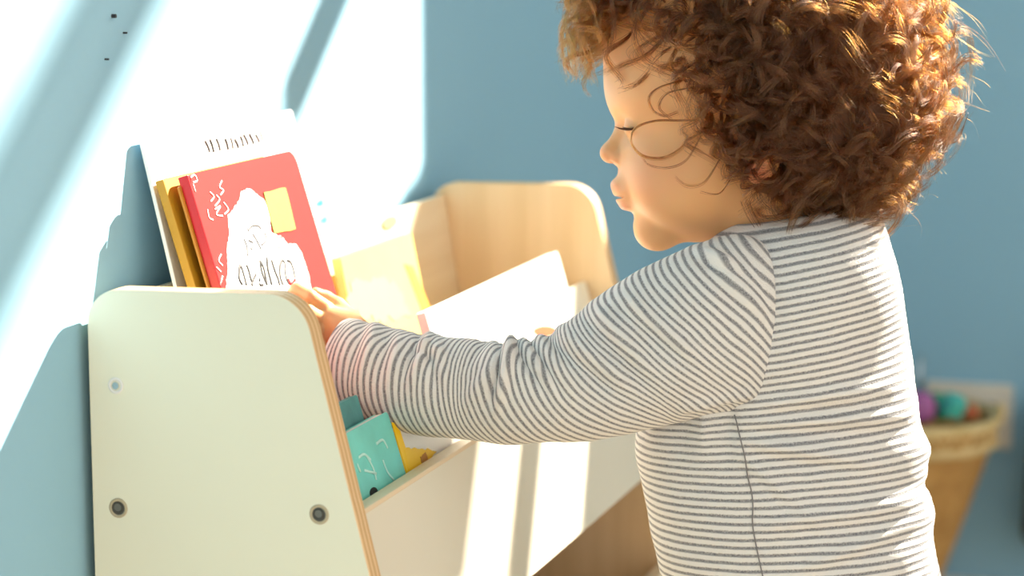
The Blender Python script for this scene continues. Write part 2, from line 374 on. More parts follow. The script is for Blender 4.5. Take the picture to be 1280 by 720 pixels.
strokes('title_lettering', [[U(330, 575), U(292, 500), U(290, 400), U(310, 335), U(345, 430), U(385, 585)],
    [U(385, 320), U(415, 400), U(440, 500), U(460, 540)], [U(505, 430), U(470, 500), U(452, 585)],
    [U(560, 270), U(575, 380), U(605, 480), U(650, 580)], [U(560, 270), U(600, 350), U(625, 450), U(650, 580)],
    (.0017, [U(645, 225), U(660, 380), U(690, 500), U(710, 580)]), (.0016, [U(705, 255), U(750, 400), U(790, 500), U(812, 585)]),
    [U(855, 580), U(820, 480), U(815, 350), U(845, 265), U(880, 310), U(880, 400), U(900, 510), U(930, 560)],
    [U(905, 265), U(945, 280), U(985, 370), U(1005, 480), U(1015, 540)], (.0017, [U(545, 505), U(560, 520)]), (.0013, [U(550, 575), U(600, 578)])],
    M_ink, br, wid=.0015, off=.0006, label='black hand-drawn title lettering')
strokes('title_accent', [(.0018, [U(925, 500), U(935, 550), U(960, 560)]), (.0018, [U(960, 560), U(985, 520), U(1000, 500)])], M_redsp, br, off=.0008)
sc_l = [[uv(238, 222), uv(243, 219), uv(246, 226), uv(241, 228)], [uv(241, 230), uv(244, 240)], [uv(277, 226), uv(274, 234), uv(279, 238), uv(275, 244)], [uv(262, 240), uv(267, 246), uv(263, 252)], [uv(270, 244), uv(274, 250), uv(268, 258)], [uv(259, 262), uv(261, 272), uv(266, 275)], [uv(268, 262), uv(275, 258), uv(270, 268), uv(278, 270)], [uv(279, 253), uv(285, 262), uv(280, 268)], [uv(276, 318), uv(273, 326), uv(278, 332)], [uv(270, 334), uv(276, 340)], [uv(278, 345), uv(275, 356)]]
strokes('cover_scribble', sc_l, M_wh, br, wid=.0007, off=.0005, label='white scribbled marks')
# rear row, far end
bc, fc, uv, w, h = book('picture_book', 'cream yellow picture book in the rear row, halfway towards the far panel', G1, .070, .735, .20, .35, .515, .733, .62, .008, M_cream)
decal('cover_picture', ragged([uv(*q) for q in ((440, 352), (480, 345), (500, 362), (512, 392), (480, 400), (450, 396), (432, 380))], .004, 6, 9), M('pale_cream_art', 236, 205, 115, .5), bc)
decal('cover_border', [uv(*q) for q in ((505, 330), (516, 333), (543, 400), (532, 400))], M('butter_art', 225, 160, 50, .5), bc)
# front row
bt, ft, uv, w, h = book('board_book', 'teal board book at the near end of the front row', G2, .1965, .615, .305, .020, .150, .654, .545, .010, M_teal, board=True, cr=.003)
strokes('cover_drawing', [[uv(448, 572), uv(455, 568), uv(463, 575)], [uv(458, 570), uv(466, 585), uv(470, 600)], [uv(470, 555), uv(478, 550), uv(484, 560)], [uv(455, 588), uv(470, 592)], [uv(478, 575), uv(484, 590), uv(492, 600)], [uv(446, 580), uv(450, 590)]], M_pale, bt, wid=.0011, off=.0005, label='pale line drawing')
decal('cover_picture', [uv(467+5*math.cos(t), 616+7*math.sin(t)) for t in np.linspace(0, 2*PI, 16)[:-1]], M_ink, bt)
bq, *_r = book('picture_book', 'dark teal illustrated book peeking out behind the teal board book', G2, .1835, .615, .305, .022, .135, .668, .545, .006, M_teald)
by, fy, uv, w, h = book('picture_book', 'yellow and white picture book beside the teal board book', G2, .1965, .615, .305, .153, .288, .638, .545, .009, M_wh, spine=M_yel)
decal('cover_border', [uv(*q) for q in ((489, 528), (497, 530), (518, 595), (511, 600))], M_yel, by)
decal('cover_picture', ragged([uv(*q) for q in ((504, 562), (520, 560), (538, 562), (545, 566), (530, 585), (512, 598))], .0012, 5, 5), M_yel, by, off=.0004, label='yellow paint blot')
decal('picture_blot', ragged([uv(*q) for q in ((524, 572), (531, 566), (534, 574), (527, 582))], .0008, 4, 6), M_orange, by, off=.0007)
bx, fx, uv, w, h = book('picture_book', 'large white landscape picture book, tallest in the front row', G2, .190, .615, .305, .291, .645, .703, .545, .008, M_wh)
decal('cover_picture', ragged([uv(*q) for q in ((545, 548), (549, 541), (551, 546), (548, 552))], .0008, 4, 8), M_yel, bx)
b4, f4, uv, w, h = book('picture_book', 'cream picture book with an orange spot at the far end of the front row', G2, .1935, .622, .305, .34, .685, .671, .545, .004, M('ivory_cover', 240, 234, 214, .45), pages=M_orange)
decal('cover_picture', [uv(681+15*math.cos(t), 414+7*math.sin(t)) for t in np.linspace(0, 2*PI, 20)[:-1]], M('orange_art', 196, 70, 10, .5), b4, label='orange oval')

# ---------------------------------------------------------------- small things on the left wall
for px, py, lab in ((140, 20, 'tiny dark nail in the left wall, highest of three'), (154, 41, 'tiny dark nail in the left wall, middle of three'), (131, 74, 'tiny dark nail in the left wall, lowest of three')):
    q = on_axis(px, py, 0, XW)
    bm = bmesh.new(); bmesh.ops.create_cone(bm, cap_ends=True, segments=10, radius1=.0014 if py < 30 else .0007, radius2=.0014 if py < 30 else .0007, depth=.004)
    o = bm_link('nail', bm, M_gink, label=lab, cat='nail', group='nails in the left wall'); o.rotation_euler = (0, PI/2, 0); o.location = (XW+.001, q[1], q[2])
M_turq = M('turquoise_sticker', 30, 140, 160, .5)
for px, py, lab in ((400, 254, 'turquoise star sticker on the left wall, top of three'), (405, 275, 'turquoise star sticker on the left wall, middle of three'), (411, 297, 'turquoise star sticker on the left wall, bottom of three')):
    q = on_axis(px, py, 0, XW); bm = bmesh.new()
    pts = [((.011 if k % 2 == 0 else .0045)*math.cos(2*PI*k/10+.3), (.0036 if k % 2 == 0 else .0015)*math.sin(2*PI*k/10+.3)) for k in range(10)]
    prism(bm, [(p[0], p[1]) for p in pts], 'x', 0, .0005)
    o = bm_link('wall_sticker', bm, M_turq, label=lab, cat='sticker', group='star stickers on the left wall'); o.location = (XW, q[1], q[2])

# ---------------------------------------------------------------- outlet, basket, toys at the back wall
c0 = on_axis(1158, 476, 1, YB-.008); c1 = on_axis(1264, 562, 1, YB-.008)
x0, x1, z1, z0 = c0[0]-.0, c1[0], c0[2], c1[2]
ou = empty('wall_socket', ((x0+x1)/2, YB-.004, (z0+z1)/2), label='white double wall socket on the back wall behind the basket', cat='wall socket')
M_plate = plain('socket_plate', (.72, .68, .60), .45)
bm = bmesh.new(); ww, hh = (x1-x0)/2, (z1-z0)/2
prism(bm, rounded([(-ww, -hh), (ww, -hh), (ww, hh), (-ww, hh)], [.004]*4, 4), 'y', -.006, .004, bev=.002); bm_link('plate', bm, M_plate, ou)
for s in (-1, 1):
    bm = bmesh.new(); n = 28; cx = s*ww*.5
    prof = [(.0245, -.006), (.0235, -.0085), (.021, -.0085), (.019, -.0062)]
    R = [[bm.verts.new((cx+r*math.cos(2*PI*k/n), y, r*math.sin(2*PI*k/n))) for k in range(n)] for r, y in prof]
    for a, b_ in zip(R, R[1:]):
        for k in range(n): bm.faces.new((a[k], a[(k+1) % n], b_[(k+1) % n], b_[k]))
    so = bm_link('socket', bm, M_plate, ou)
    bm = bmesh.new(); pts = [(cx+.019*math.cos(2*PI*k/n), .019*math.sin(2*PI*k/n)) for k in range(n)]
    prism(bm, pts, 'y', -.0064, -.004)
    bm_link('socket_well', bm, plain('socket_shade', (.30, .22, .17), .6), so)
    for dx in (-.009, .009):
        bm = bmesh.new(); prism(bm, [(cx+dx+.0028*math.cos(2*PI*k/12), .0028*math.sin(2*PI*k/12)) for k in range(12)], 'y', -.0068, -.004)
        bm_link('socket_hole', bm, M_dark, so)
# conical woven basket hanging on the back wall
yb_ = YB-.150
top = on_axis(1133, 519, 1, yb_); rim = on_axis(1247, 519, 1, yb_); RB = rim[0]-top[0]
tip = on_axis(1133, 790, 1, yb_)
HB = top[2]-tip[2]
bk = empty('hanging_basket', (top[0], yb_, tip[2]), label='cone shaped woven rattan basket hanging by the wall socket', cat='basket')
M_rat = woodmat('rattan', (.36, .18, .045, 1), (.62, .35, .11, 1), 'X', .6, .6); M_rat2 = woodmat('pale_rattan', (.62, .44, .18, 1), (.78, .60, .30, 1), 'X', .6, .6)
bm = bmesh.new(); nr, ns = 64, 120; V = []
rings = []
for i in range(nr+1):
    t = i/nr; r = .014+(RB-.014)*(t**.88)*.985
    z = HB*t
    row = []
    for k in range(ns):
        a = 2*PI*k/ns
        wv = .0022*math.sin(k*PI/3+(i//2)*PI)*(1 if i % 2 else .2)+.0012*math.sin(i*PI)
        row.append(bm.verts.new(((r+wv)*math.cos(a), (r+wv)*math.sin(a), z)))
    rings.append(row)
for i in range(nr):
    for k in range(ns): bm.faces.new((rings[i][k], rings[i][(k+1) % ns], rings[i+1][(k+1) % ns], rings[i+1][k]))
bm.faces.new(rings[0][::-1])
o = bm_link('woven_body', bm, M_rat, bk, smooth=True); sm = o.modifiers.new('s', 'SOLIDIFY'); sm.thickness = .004
bm = bmesh.new()
for dz, rr in ((0, .008), (-.030, .006)):
    tube(bm, [((RB*(1+dz*.9))*math.cos(2*PI*k/48), (RB*(1+dz*.9))*math.sin(2*PI*k/48), HB+dz) for k in range(49)], rr, 8, cap=False)
bm_link('rim', bm, M_rat2, bk)
bm = bmesh.new()
for k in range(22):   # open lacing between the two rim hoops
    a = 2*PI*k/22; b_ = a+2*PI/44
    tube(bm, [(RB*.99*math.cos(a), RB*.99*math.sin(a), HB-.002), (RB*.975*math.cos(b_), RB*.975*math.sin(b_), HB-.028)], .003, 6)
    tube(bm, [(RB*.99*math.cos(b_+.14), RB*.99*math.sin(b_+.14), HB-.002), (RB*.975*math.cos(b_), RB*.975*math.sin(b_), HB-.028)], .003, 6)
bm_link('lacing', bm, M_rat2, bk)
bm = bmesh.new()
hp = [(RB*math.cos(a), .02*0+RB*.2, HB+.030*math.sin(a*1.0)) for a in np.linspace(0, .5, 8)]
tube(bm, [(RB-.01, -.012, HB-.01), (RB+.006, -.01, HB+.012), (RB+.002, 0, HB+.022), (RB+.006, .012, HB+.010), (RB-.01, .014, HB-.01)], .0045, 8)
bm_link('handle', bm, M_rat2, bk)
bm = bmesh.new(); tube(bm, [(0, RB*.95, HB), (-.0, RB+.004, HB+.05), (0, RB+.011, HB+.06), (0, RB+.006, HB+.045)], .002, 6); bm_link('hook', bm, M_steel, bk)
def toy(name, lab, px, py, r, m, yy, shape='ball'):
    q = on_axis(px, py, 1, yy); bm = bmesh.new()
    if shape == 'ball':
        bmesh.ops.create_icosphere(bm, subdivisions=3, radius=r)
        for v in bm.verts: v.co *= 1+.06*noise.noise(v.co*60)
    else:
        add_box(bm, -r, r, -r, r, -r, r, bev=r*.25)
    o = bm_link(name, bm, m, smooth=(shape == 'ball'), label=lab, cat='toy', group='toys heaped in the hanging basket'); o.location = q; 
    if shape != 'ball': o.rotation_euler = (.5, .3, .6)
toy('toy_ball', 'purple toy ball at the left of the basket, against the shirt', 1151, 509, .022, M('purple_toy', 160, 90, 150), yb_-.075)
toy('toy_block', 'green toy block in the middle of the basket', 1174, 508, .0135, M('green_toy', 30, 150, 110), yb_-.035, 'b')
toy('toy_block', 'turquoise toy block right of the green one in the basket', 1192, 507, .0125, M('turq_toy', 70, 180, 170), yb_-.075, 'b')
toy('toy_ball', 'small orange toy ball at the right of the basket', 1213, 515, .011, M('orange_toy', 190, 100, 60), yb_-.035)
toy('toy_ball', 'red toy ball at the left rear of the basket', 1128, 497, .018, M('red_toy', 190, 70, 60), yb_+.03)
toy('toy_ball', 'large yellow toy ball low in the middle of the basket', 1120, 545, .034, M('yellow_toy', 200, 160, 60), yb_-.01)
# low white box by the left wall, glimpsed between the shelf and the shirt
zb = on_axis(828, 694, 1, 1.42)[2]
sb = empty('storage_box', (.15, 1.56, 0), label='low white storage box on the floor by the left wall, behind the bookshelf', cat='storage box')
bm = bmesh.new(); add_box(bm, -.095, .095, -.14, .14, 0, zb-.02, bev=.004); bm_link('box_body', bm, M('box_white', 225, 215, 215, .5), sb)
bm = bmesh.new(); add_box(bm, -.10, .10, -.145, .145, zb-.02, zb, bev=.004); bm_link('lid', bm, M('box_lid_white', 232, 224, 224, .5), sb)
# dark bag at the right edge
q = on_axis(1290, 600, 1, YB-.05)
bg = empty('tote_bag', (q[0]+.06, YB-.045, q[2]-.09), label='dark grey bag hanging on the back wall, cut by the right edge', cat='bag')
bm = bmesh.new()
prism(bm, rounded([(-.07, 0), (.07, 0), (.062, .20), (-.062, .20)], [.02, .02, .01, .01], 5), 'y', -.035, .04, bev=.012, seg=3); bm_link('bag_body', bm, M('charcoal_cloth', 62, 66, 70, .9), bg, smooth=True)
bm = bmesh.new(); tube(bm, [(-.04, 0, .19), (-.035, .02, .30), (0, .03, .36), (.035, .02, .30), (.04, 0, .19)], .004, 8); bm_link('strap', bm, M_dark, bg)
bm = bmesh.new(); tube(bm, [(0, .02, .352), (0, .045, .356)], .004, 8); bm_link('hook', bm, M_steel, bg)

# ---------------------------------------------------------------- the toddler
S = 1.75/3000.0                                     # one unit of the figure's own frame, in metres (about 0.58 mm)
ORG = CAM+FW*1.75
def K(u, v, w=0.0): return ORG+RT*((u-640)*S)+UP*((360-v)*S)-FW*(w*S)
def KV(A):
    A = np.asarray(A, float); return ORG+np.outer((A[:, 0]-640)*S, RT)+np.outer((360-A[:, 1])*S, UP)-np.outer(A[:, 2]*S, FW)
def surface_nets(f, lo, hi, res):
    xs = [np.arange(lo[i], hi[i]+res, res) for i in range(3)]
    X, Y, Z = np.meshgrid(*xs, indexing='ij'); G = f(X, Y, Z); n = G.shape
    ins = G < 0
    corners = [(i, j, k) for i in (0, 1) for j in (0, 1) for k in (0, 1)]
    def sl(c): return tuple(slice(c[a], n[a]-1+c[a]) for a in range(3))
    cnt = sum(ins[sl(c)].astype(int) for c in corners); act = (cnt > 0) & (cnt < 8)
    idx = -np.ones(act.shape, int); ai = np.argwhere(act); idx[act] = np.arange(len(ai))
    acc = np.zeros((len(ai), 3)); num = np.zeros(len(ai))
    g = {c: G[sl(c)][act] for c in corners}
    for a in range(3):
        for c in corners:
            if c[a]: continue
            d = list(c); d[a] = 1; d = tuple(d)
            ga, gb = g[c], g[d]; m = (ga < 0) != (gb < 0)
            t = np.where(m, ga/np.where(m, ga-gb, 1), 0)
            p = np.array(c, float)+np.zeros((len(ai), 3)); p[:, a] += t
            acc[m] += p[m]; num[m] += 1
    V = (ai+acc/num[:, None])*res+np.array(lo)
    Fc = []
    for a in range(3):
        b_, c_ = (a+1) % 3, (a+2) % 3
        s0 = [slice(0, n[q]) for q in range(3)]; s1 = list(s0); s0[a] = slice(0, n[a]-1); s1[a] = slice(1, n[a])
        e = ins[tuple(s0)] != ins[tuple(s1)]; pos = np.argwhere(e)
        ok = (pos[:, b_] > 0) & (pos[:, c_] > 0) & (pos[:, b_] < n[b_]-1) & (pos[:, c_] < n[c_]-1); pos = pos[ok]
        q = []
        for db, dc in ((-1, -1), (0, -1), (0, 0), (-1, 0)):
            r = pos.copy(); r[:, b_] += db; r[:, c_] += dc; q.append(idx[r[:, 0], r[:, 1], r[:, 2]])
        q = np.stack(q, 1); flip = ins[tuple(s0)][tuple(pos.T)]
        q[~flip] = q[~flip][:, ::-1]; Fc.append(q)
    return V, np.concatenate(Fc)
# signed-distance pieces in the figure frame (u right, v down, w towards the viewer)
def ell(X, Y, Z, c, r, rot=0.0):
    x, y, z = X-c[0], Y-c[1], Z-c[2]
    if rot: x, y = x*math.cos(rot)+y*math.sin(rot), -x*math.sin(rot)+y*math.cos(rot)
    k = np.sqrt((x/r[0])**2+(y/r[1])**2+(z/r[2])**2)+1e-9
    k2 = np.sqrt((x/r[0]**2)**2+(y/r[1]**2)**2+(z/r[2]**2)**2)+1e-9
    return k*(k-1)/k2
def cap(X, Y, Z, a, b, ra, rb):
    a = np.array(a, float); b = np.array(b, float); d = b-a
    t = np.clip(((X-a[0])*d[0]+(Y-a[1])*d[1]+(Z-a[2])*d[2])/(d@d), 0, 1)
    return np.sqrt((X-a[0]-t*d[0])**2+(Y-a[1]-t*d[1])**2+(Z-a[2]-t*d[2])**2)-(ra+(rb-ra)*t)
def smin(a, b, k):
    h = np.clip(.5+.5*(b-a)/k, 0, 1); return b*(1-h)+a*h-k*h*(1-h)
def smax(a, b, k): return -smin(-a, -b, k)

def head_sdf(X, Y, Z):
    A = np.abs(Z)
    d = ell(X, Y, Z, (918, 78, 0), (164, 158, 128))
    d = smin(d, ell(X, Y, Z, (870, 215, 0), (82, 88, 88)), 40)          # lower face and jaw
    d = smin(d, ell(X, Y, Z, (826, 205, 0), (52, 78, 62)), 22)
    d = smin(d, ell(X, Y, A, (842, 226, 46), (50, 56, 42)), 20)          # cheeks
    d = smin(d, ell(X, Y, Z, (822, 286, 0), (30, 28, 34)), 16)           # chin
    d = smin(d, ell(X, Y, Z, (808, 118, 0), (40, 34, 72)), 28)           # brow
    d = smax(d, -ell(X, Y, A, (766, 166, 36), (22, 16, 20)), 14)         # eye sockets
    d = smin(d, ell(X, Y, A, (798, 162, 36), (20, 17, 18)), 5)           # closed lids over the eyes
    d = smin(d, cap(X, Y, Z, (784, 152, 0), (764, 190, 0), 8, 11), 9)    # nose
    d = smin(d, ell(X, Y, Z, (764, 191, 0), (14, 13, 13)), 6)
    d = smin(d, ell(X, Y, A, (775, 198, 11), (11, 9, 8)), 5)
    d = smax(d, -ell(X, Y, A, (766, 206, 6), (5, 4, 3.5)), 2)
    d = smin(d, ell(X, Y, Z, (788, 238, 0), (22, 24, 30)), 9)            # muzzle
    d = smin(d, ell(X, Y, Z, (774, 233, 0), (11.5, 8.5, 20), .5), 5)     # upper lip
    d = smin(d, ell(X, Y, Z, (785, 257, 0), (10, 7, 17)), 4)             # lower lip
    d = smax(d, -ell(X, Y, Z, (776, 246.5, 0), (14, 1.8, 24)), 3)        # mouth line
    d = smax(d, -ell(X, Y, Z, (782, 271, 0), (10, 6, 22)), 6)
    d = smin(d, cap(X, Y, Z, (932, 215, 0), (990, 345, 0), 58, 62), 26)  # neck
    ear = ell(X, Y, A, (942, 190, 112), (22, 38, 9), -.15)
    ear = smax(ear, -ell(X, Y, A, (938, 186, 122), (12, 22, 8), -.15), 4)
    ear = smin(ear, ell(X, Y, A, (934, 224, 108), (10, 11, 8)), 5)
    return smin(d, ear, 6)

kid = empty('person', (0, 0, 0), label='toddler with curly brown hair in a striped shirt, reaching for the red book', cat='person')
# --- skin
def skinmat():
    m, nt, b = newmat('skin')
    at = nt.nodes.new('ShaderNodeAttribute'); at.attribute_name = 'blush'
    mx = nt.nodes.new('ShaderNodeMix'); mx.data_type = 'RGBA'; mx.inputs['A'].default_value = (.64, .35, .155, 1); mx.inputs['B'].default_value = (.66, .22, .17, 1)
    nt.links.new(at.outputs['Fac'], mx.inputs['Factor']); nt.links.new(mx.outputs['Result'], b.inputs['Base Color'])
    b.inputs['Roughness'].default_value = .5; b.inputs['Subsurface Weight'].default_value = .35; b.inputs['Subsurface Scale'].default_value = .006
    b.inputs['Subsurface Radius'].default_value = (1, .35, .18)
    return m
M_skin = skinmat()
V, Fc = surface_nets(head_sdf, (735, -70, -142), (1085, 372, 142), 2.6)
def g(c, r): return np.exp(-(((V[:, 0]-c[0])/r[0])**2+((V[:, 1]-c[1])/r[1])**2+((np.abs(V[:, 2])-c[2])/r[2])**2))
bl = .9*g((776, 258, 0), (14, 7, 18))+.8*g((768, 236, 0), (14, 6, 18))+.28*g((815, 225, 55), (35, 30, 40))+.35*g((768, 200, 0), (16, 14, 16))+.7*g((934, 222, 112), (16, 18, 14))
bodyV = [KV(V)]; bodyF = [Fc]; bodyB = [np.clip(bl, 0, 1)]; off = len(V)

# --- hand: palm, thumb and four curled fingers closing on the red book's edge
Wc = -50
def hand_sdf(X, Y, Z):
    d = cap(X, Y, Z, (470, 442, -5), (430, 417, -30), 31, 25)          # wrist
    palm = cap(X, Y, Z, (430, 412, -32), (406, 400, -36), 23, 19)
    palm = smin(palm, cap(X, Y, Z, (432, 425, -30), (406, 428, -34), 19, 16), 10)
    d = smin(d, palm, 12)
    fingers = [((406, 386, -36), (386, 371, -16), (369, 362, -24), (364, 364, -30), 9.5),
               ((404, 402, -38), (384, 390, -8), (366, 384, -14), (360, 388, -20), 9.8),
               ((404, 418, -36), (386, 410, -8), (370, 405, -14), (364, 409, -21), 9.4),
               ((406, 434, -34), (391, 430, -12), (378, 427, -18), (373, 431, -25), 8.4)]
    for a, b_, c_, e_, r in fingers:
        f = cap(X, Y, Z, a, b_, r, r*.95); f = smin(f, cap(X, Y, Z, b_, c_, r*.95, r*.88), 3); f = smin(f, cap(X, Y, Z, c_, e_, r*.88, r*.78), 3)
        d = smin(d, f, 4)
    th = cap(X, Y, Z, (434, 400, -42), (417, 383, -60), 13.5, 11.5); th = smin(th, cap(X, Y, Z, (417, 383, -60), (402, 373, -64), 11, 9.5), 3)
    th = smin(th, cap(X, Y, Z, (402, 373, -64), (390, 367, -58), 9.3, 8), 3)
    return smin(d, th, 7)
V, Fc = surface_nets(hand_sdf, (318, 345, -112), (505, 480, 14), 1.7)
bodyV.append(KV(V)); bodyF.append(Fc+off); off += len(V)
tips = np.zeros(len(V))
for c in ((364, 364, -30), (360, 388, -20), (364, 409, -21), (373, 431, -25), (390, 367, -58)):
    tips += .35*np.exp(-(((V-np.array(c))/14)**2).sum(1))
bodyB.append(np.clip(tips+.05, 0, 1))
# --- trunk, arms and legs under the clothes
def body_sdf(X, Y, Z):
    d = cap(X, Y, Z, (985, 385, 0), (980, 620, -6), 88, 105)
    d = smin(d, cap(X, Y, Z, (940, 385, 50), (650, 487, 78), 60, 42), 20)
    d = smin(d, cap(X, Y, Z, (650, 487, 72), (455, 447, 0), 42, 30), 10)
    d = smin(d, cap(X, Y, Z, (950, 350, -90), (930, 560, -135), 55, 38), 20)
    d = smin(d, cap(X, Y, Z, (930, 560, -135), (880, 690, -120), 38, 27), 8)
    for s in (-1, 1):
        d = smin(d, cap(X, Y, Z, (985, 720, 55*s), (985, 960, 55*s-30), 68, 50), 16)
        d = smin(d, cap(X, Y, Z, (985, 960, 55*s-30), (1000, 1190, 55*s-62), 48, 34), 8)
    return d
V, Fc = surface_nets(body_sdf, (405, 225, -185), (1110, 1240, 165), 9.0)
bodyV.append(KV(V)); bodyF.append(Fc+off); off += len(V); bodyB.append(np.zeros(len(V)))
BV = np.concatenate(bodyV); BF = np.concatenate(bodyF)
arr_link('body', BV, BF, M_skin, kid, attrs={'blush': np.concatenate(bodyB)})

# eyelashes and brow of the near eye
M_lash = M('lash_brown', 70, 42, 28, .6); M_brow = M('brow_brown', 150, 98, 62, .7)
bm = bmesh.new()
for k in range(30):
    t = k/29; u0, v0, w0 = 777+20*t, 163+2.5*math.sin(t*PI), 46+8*math.sin(t*PI)
    tube(bm, [K(u0+2, v0, w0), K(u0-5, v0+1.5, w0+6), K(u0-9-3*(1-t), v0-1.5, w0+9)], [.00022, .00016, .00005], 5)
tube(bm, [K(776+23*t, 162+2.5*math.sin(t*PI), 46+8*math.sin(t*PI)) for t in np.linspace(0, 1, 12)], .00035, 6)
bm_link('eyelashes', bm, M_lash, kid, kind='stuff')

# --- shirt
def stripemat():
    m, nt, b = newmat('striped_jersey')
    L = nt.links.new; N = nt.nodes.new
    at = N('ShaderNodeAttribute'); at.attribute_name = 'phase'
    tc = N('ShaderNodeTexCoord'); no = N('ShaderNodeTexNoise'); no.inputs['Scale'].default_value = 900; no.inputs['Detail'].default_value = 2; L(tc.outputs['Object'], no.inputs['Vector'])
    n2 = N('ShaderNodeTexNoise'); n2.inputs['Scale'].default_value = 40; n2.inputs['Detail'].default_value = 3; L(tc.outputs['Object'], n2.inputs['Vector'])
    w1 = N('ShaderNodeMath'); w1.operation = 'MULTIPLY_ADD'; L(n2.outputs['Fac'], w1.inputs[0]); w1.inputs[1].default_value = .3; L(at.outputs['Fac'], w1.inputs[2])
    w2 = N('ShaderNodeMath'); w2.operation = 'MULTIPLY_ADD'; L(no.outputs['Fac'], w2.inputs[0]); w2.inputs[1].default_value = .16; L(w1.outputs[0], w2.inputs[2])
    mu = N('ShaderNodeMath'); mu.operation = 'MULTIPLY'; mu.inputs[1].default_value = 2*PI; L(w2.outputs[0], mu.inputs[0])
    si = N('ShaderNodeMath'); si.operation = 'SINE'; L(mu.outputs[0], si.inputs[0])
    mr = N('ShaderNodeMapRange'); mr.interpolation_type = 'SMOOTHSTEP'; mr.inputs['From Min'].default_value = -.35; mr.inputs['From Max'].default_value = .95; L(si.outputs[0], mr.inputs['Value'])
    hz = N('ShaderNodeMapRange'); hz.inputs['From Min'].default_value = .3; hz.inputs['From Max'].default_value = .7; hz.inputs['To Min'].default_value = .6; hz.inputs['To Max'].default_value = 1.0; L(no.outputs['Fac'], hz.inputs['Value'])
    fm = N('ShaderNodeMath'); fm.operation = 'MULTIPLY'; L(mr.outputs[0], fm.inputs[0]); L(hz.outputs[0], fm.inputs[1])
    mx = N('ShaderNodeMix'); mx.data_type = 'RGBA'; mx.inputs['A'].default_value = (.70, .69, .67, 1); mx.inputs['B'].default_value = (.13, .135, .155, 1)
    L(fm.outputs[0], mx.inputs['Factor']); L(mx.outputs['Result'], b.inputs['Base Color'])
    b.inputs['Roughness'].default_value = .9; b.inputs['Specular IOR Level'].default_value = .1; b.inputs['Sheen Weight'].default_value = .15
    bp = N('ShaderNodeBump'); bp.inputs['Strength'].default_value = .55; bp.inputs['Distance'].default_value = .0012
    hh = N('ShaderNodeMath'); hh.operation = 'MULTIPLY_ADD'; hh.inputs[1].default_value = -.8; L(mr.outputs[0], hh.inputs[0]); L(no.outputs['Fac'], hh.inputs[2])
    L(hh.outputs[0], bp.inputs['Height']); L(bp.outputs[0], b.inputs['Normal'])
    return m
M_shirt = stripemat()
HN = np.array([math.sin(YAW), -math.cos(YAW), 0.0])          # horizontal, towards the viewer
def loft(C, A, B, ra, rb, ns, expo=2.0, phase=None, disp=None, taper=None):
    """C,A,B arrays (n,3); returns verts, faces, phase; ring angle 0 = +A, 90deg = +B"""
    n = len(C); th = np.linspace(0, 2*PI, ns, endpoint=False)
    ct, st = np.cos(th), np.sin(th)
    e = 2.0/expo; cx = np.sign(ct)*np.abs(ct)**e; sx = np.sign(st)*np.abs(st)**e
    V = C[:, None, :]+A[:, None, :]*(ra[:, None]*cx[None])[..., None]+B[:, None, :]*(rb[:, None]*sx[None])[..., None]
    if disp is not None:
        Nn = A[:, None, :]*cx[None, :, None]+B[:, None, :]*sx[None, :, None]; Nn /= np.linalg.norm(Nn, axis=2, keepdims=True)
        V = V+Nn*disp(np.arange(n)[:, None]/(n-1)*np.ones((1, ns)), th[None]*np.ones((n, 1)), V)[..., None]
    Fc = [(i*ns+k, i*ns+(k+1) % ns, (i+1)*ns+(k+1) % ns, (i+1)*ns+k) for i in range(n-1) for k in range(ns)]
    return V, Fc
def nz3(V, sc, seed=0.0, oct=2):
    out = np.empty(V.shape[:-1]); flat = V.reshape(-1, 3); o = out.reshape(-1)
    sc = np.array(sc)*np.ones(3)
    for i, p in enumerate(flat): o[i] = noise.fractal(Vector((p[0]*sc[0]+seed, p[1]*sc[1], p[2]*sc[2])), 1.0, 2.0, oct)
    return out
# torso rings: u-left, u-right, v, half depth, w centre, tilt
TR_ = [(896, 1062, 264, 72, 0, -.16), (886, 1078, 274, 92, 2, -.17), (878, 1094, 288, 110, 3, -.19), (870, 1104, 306, 122, 3, -.20), (866, 1112, 335, 134, 2, -.20), (850, 1121, 375, 139, 0, -.20), (830, 1132, 420, 139, -2, -.18),
       (808, 1141, 470, 134, -4, -.14), (797, 1148, 515, 134, -6, -.08), (796, 1155, 555, 136, -8, -.06), (801, 1158, 600, 138, -9, -.05), (812, 1164, 655, 140, -10, -.05), (826, 1172, 710, 142, -10, -.05), (836, 1184, 770, 144, -10, -.05), (842, 1192, 830, 146, -10, -.05), (845, 1194, 870, 144, -10, -.05)]
tr = catmull([(a, b_, c_, d_, e_, f_) for a, b_, c_, d_, e_, f_ in TR_], 420)
Cc = np.array([K((q[0]+q[1])/2, q[2], q[4]) for q in tr]); ra = (tr[:, 1]-tr[:, 0])/2*S; rb = tr[:, 3]*S
tl = tr[:, 5]
Aa = np.array([RT*math.cos(t)-np.array([0, 0, 1])*math.sin(t) for t in tl]); Bb = np.tile(HN, (len(tr), 1))
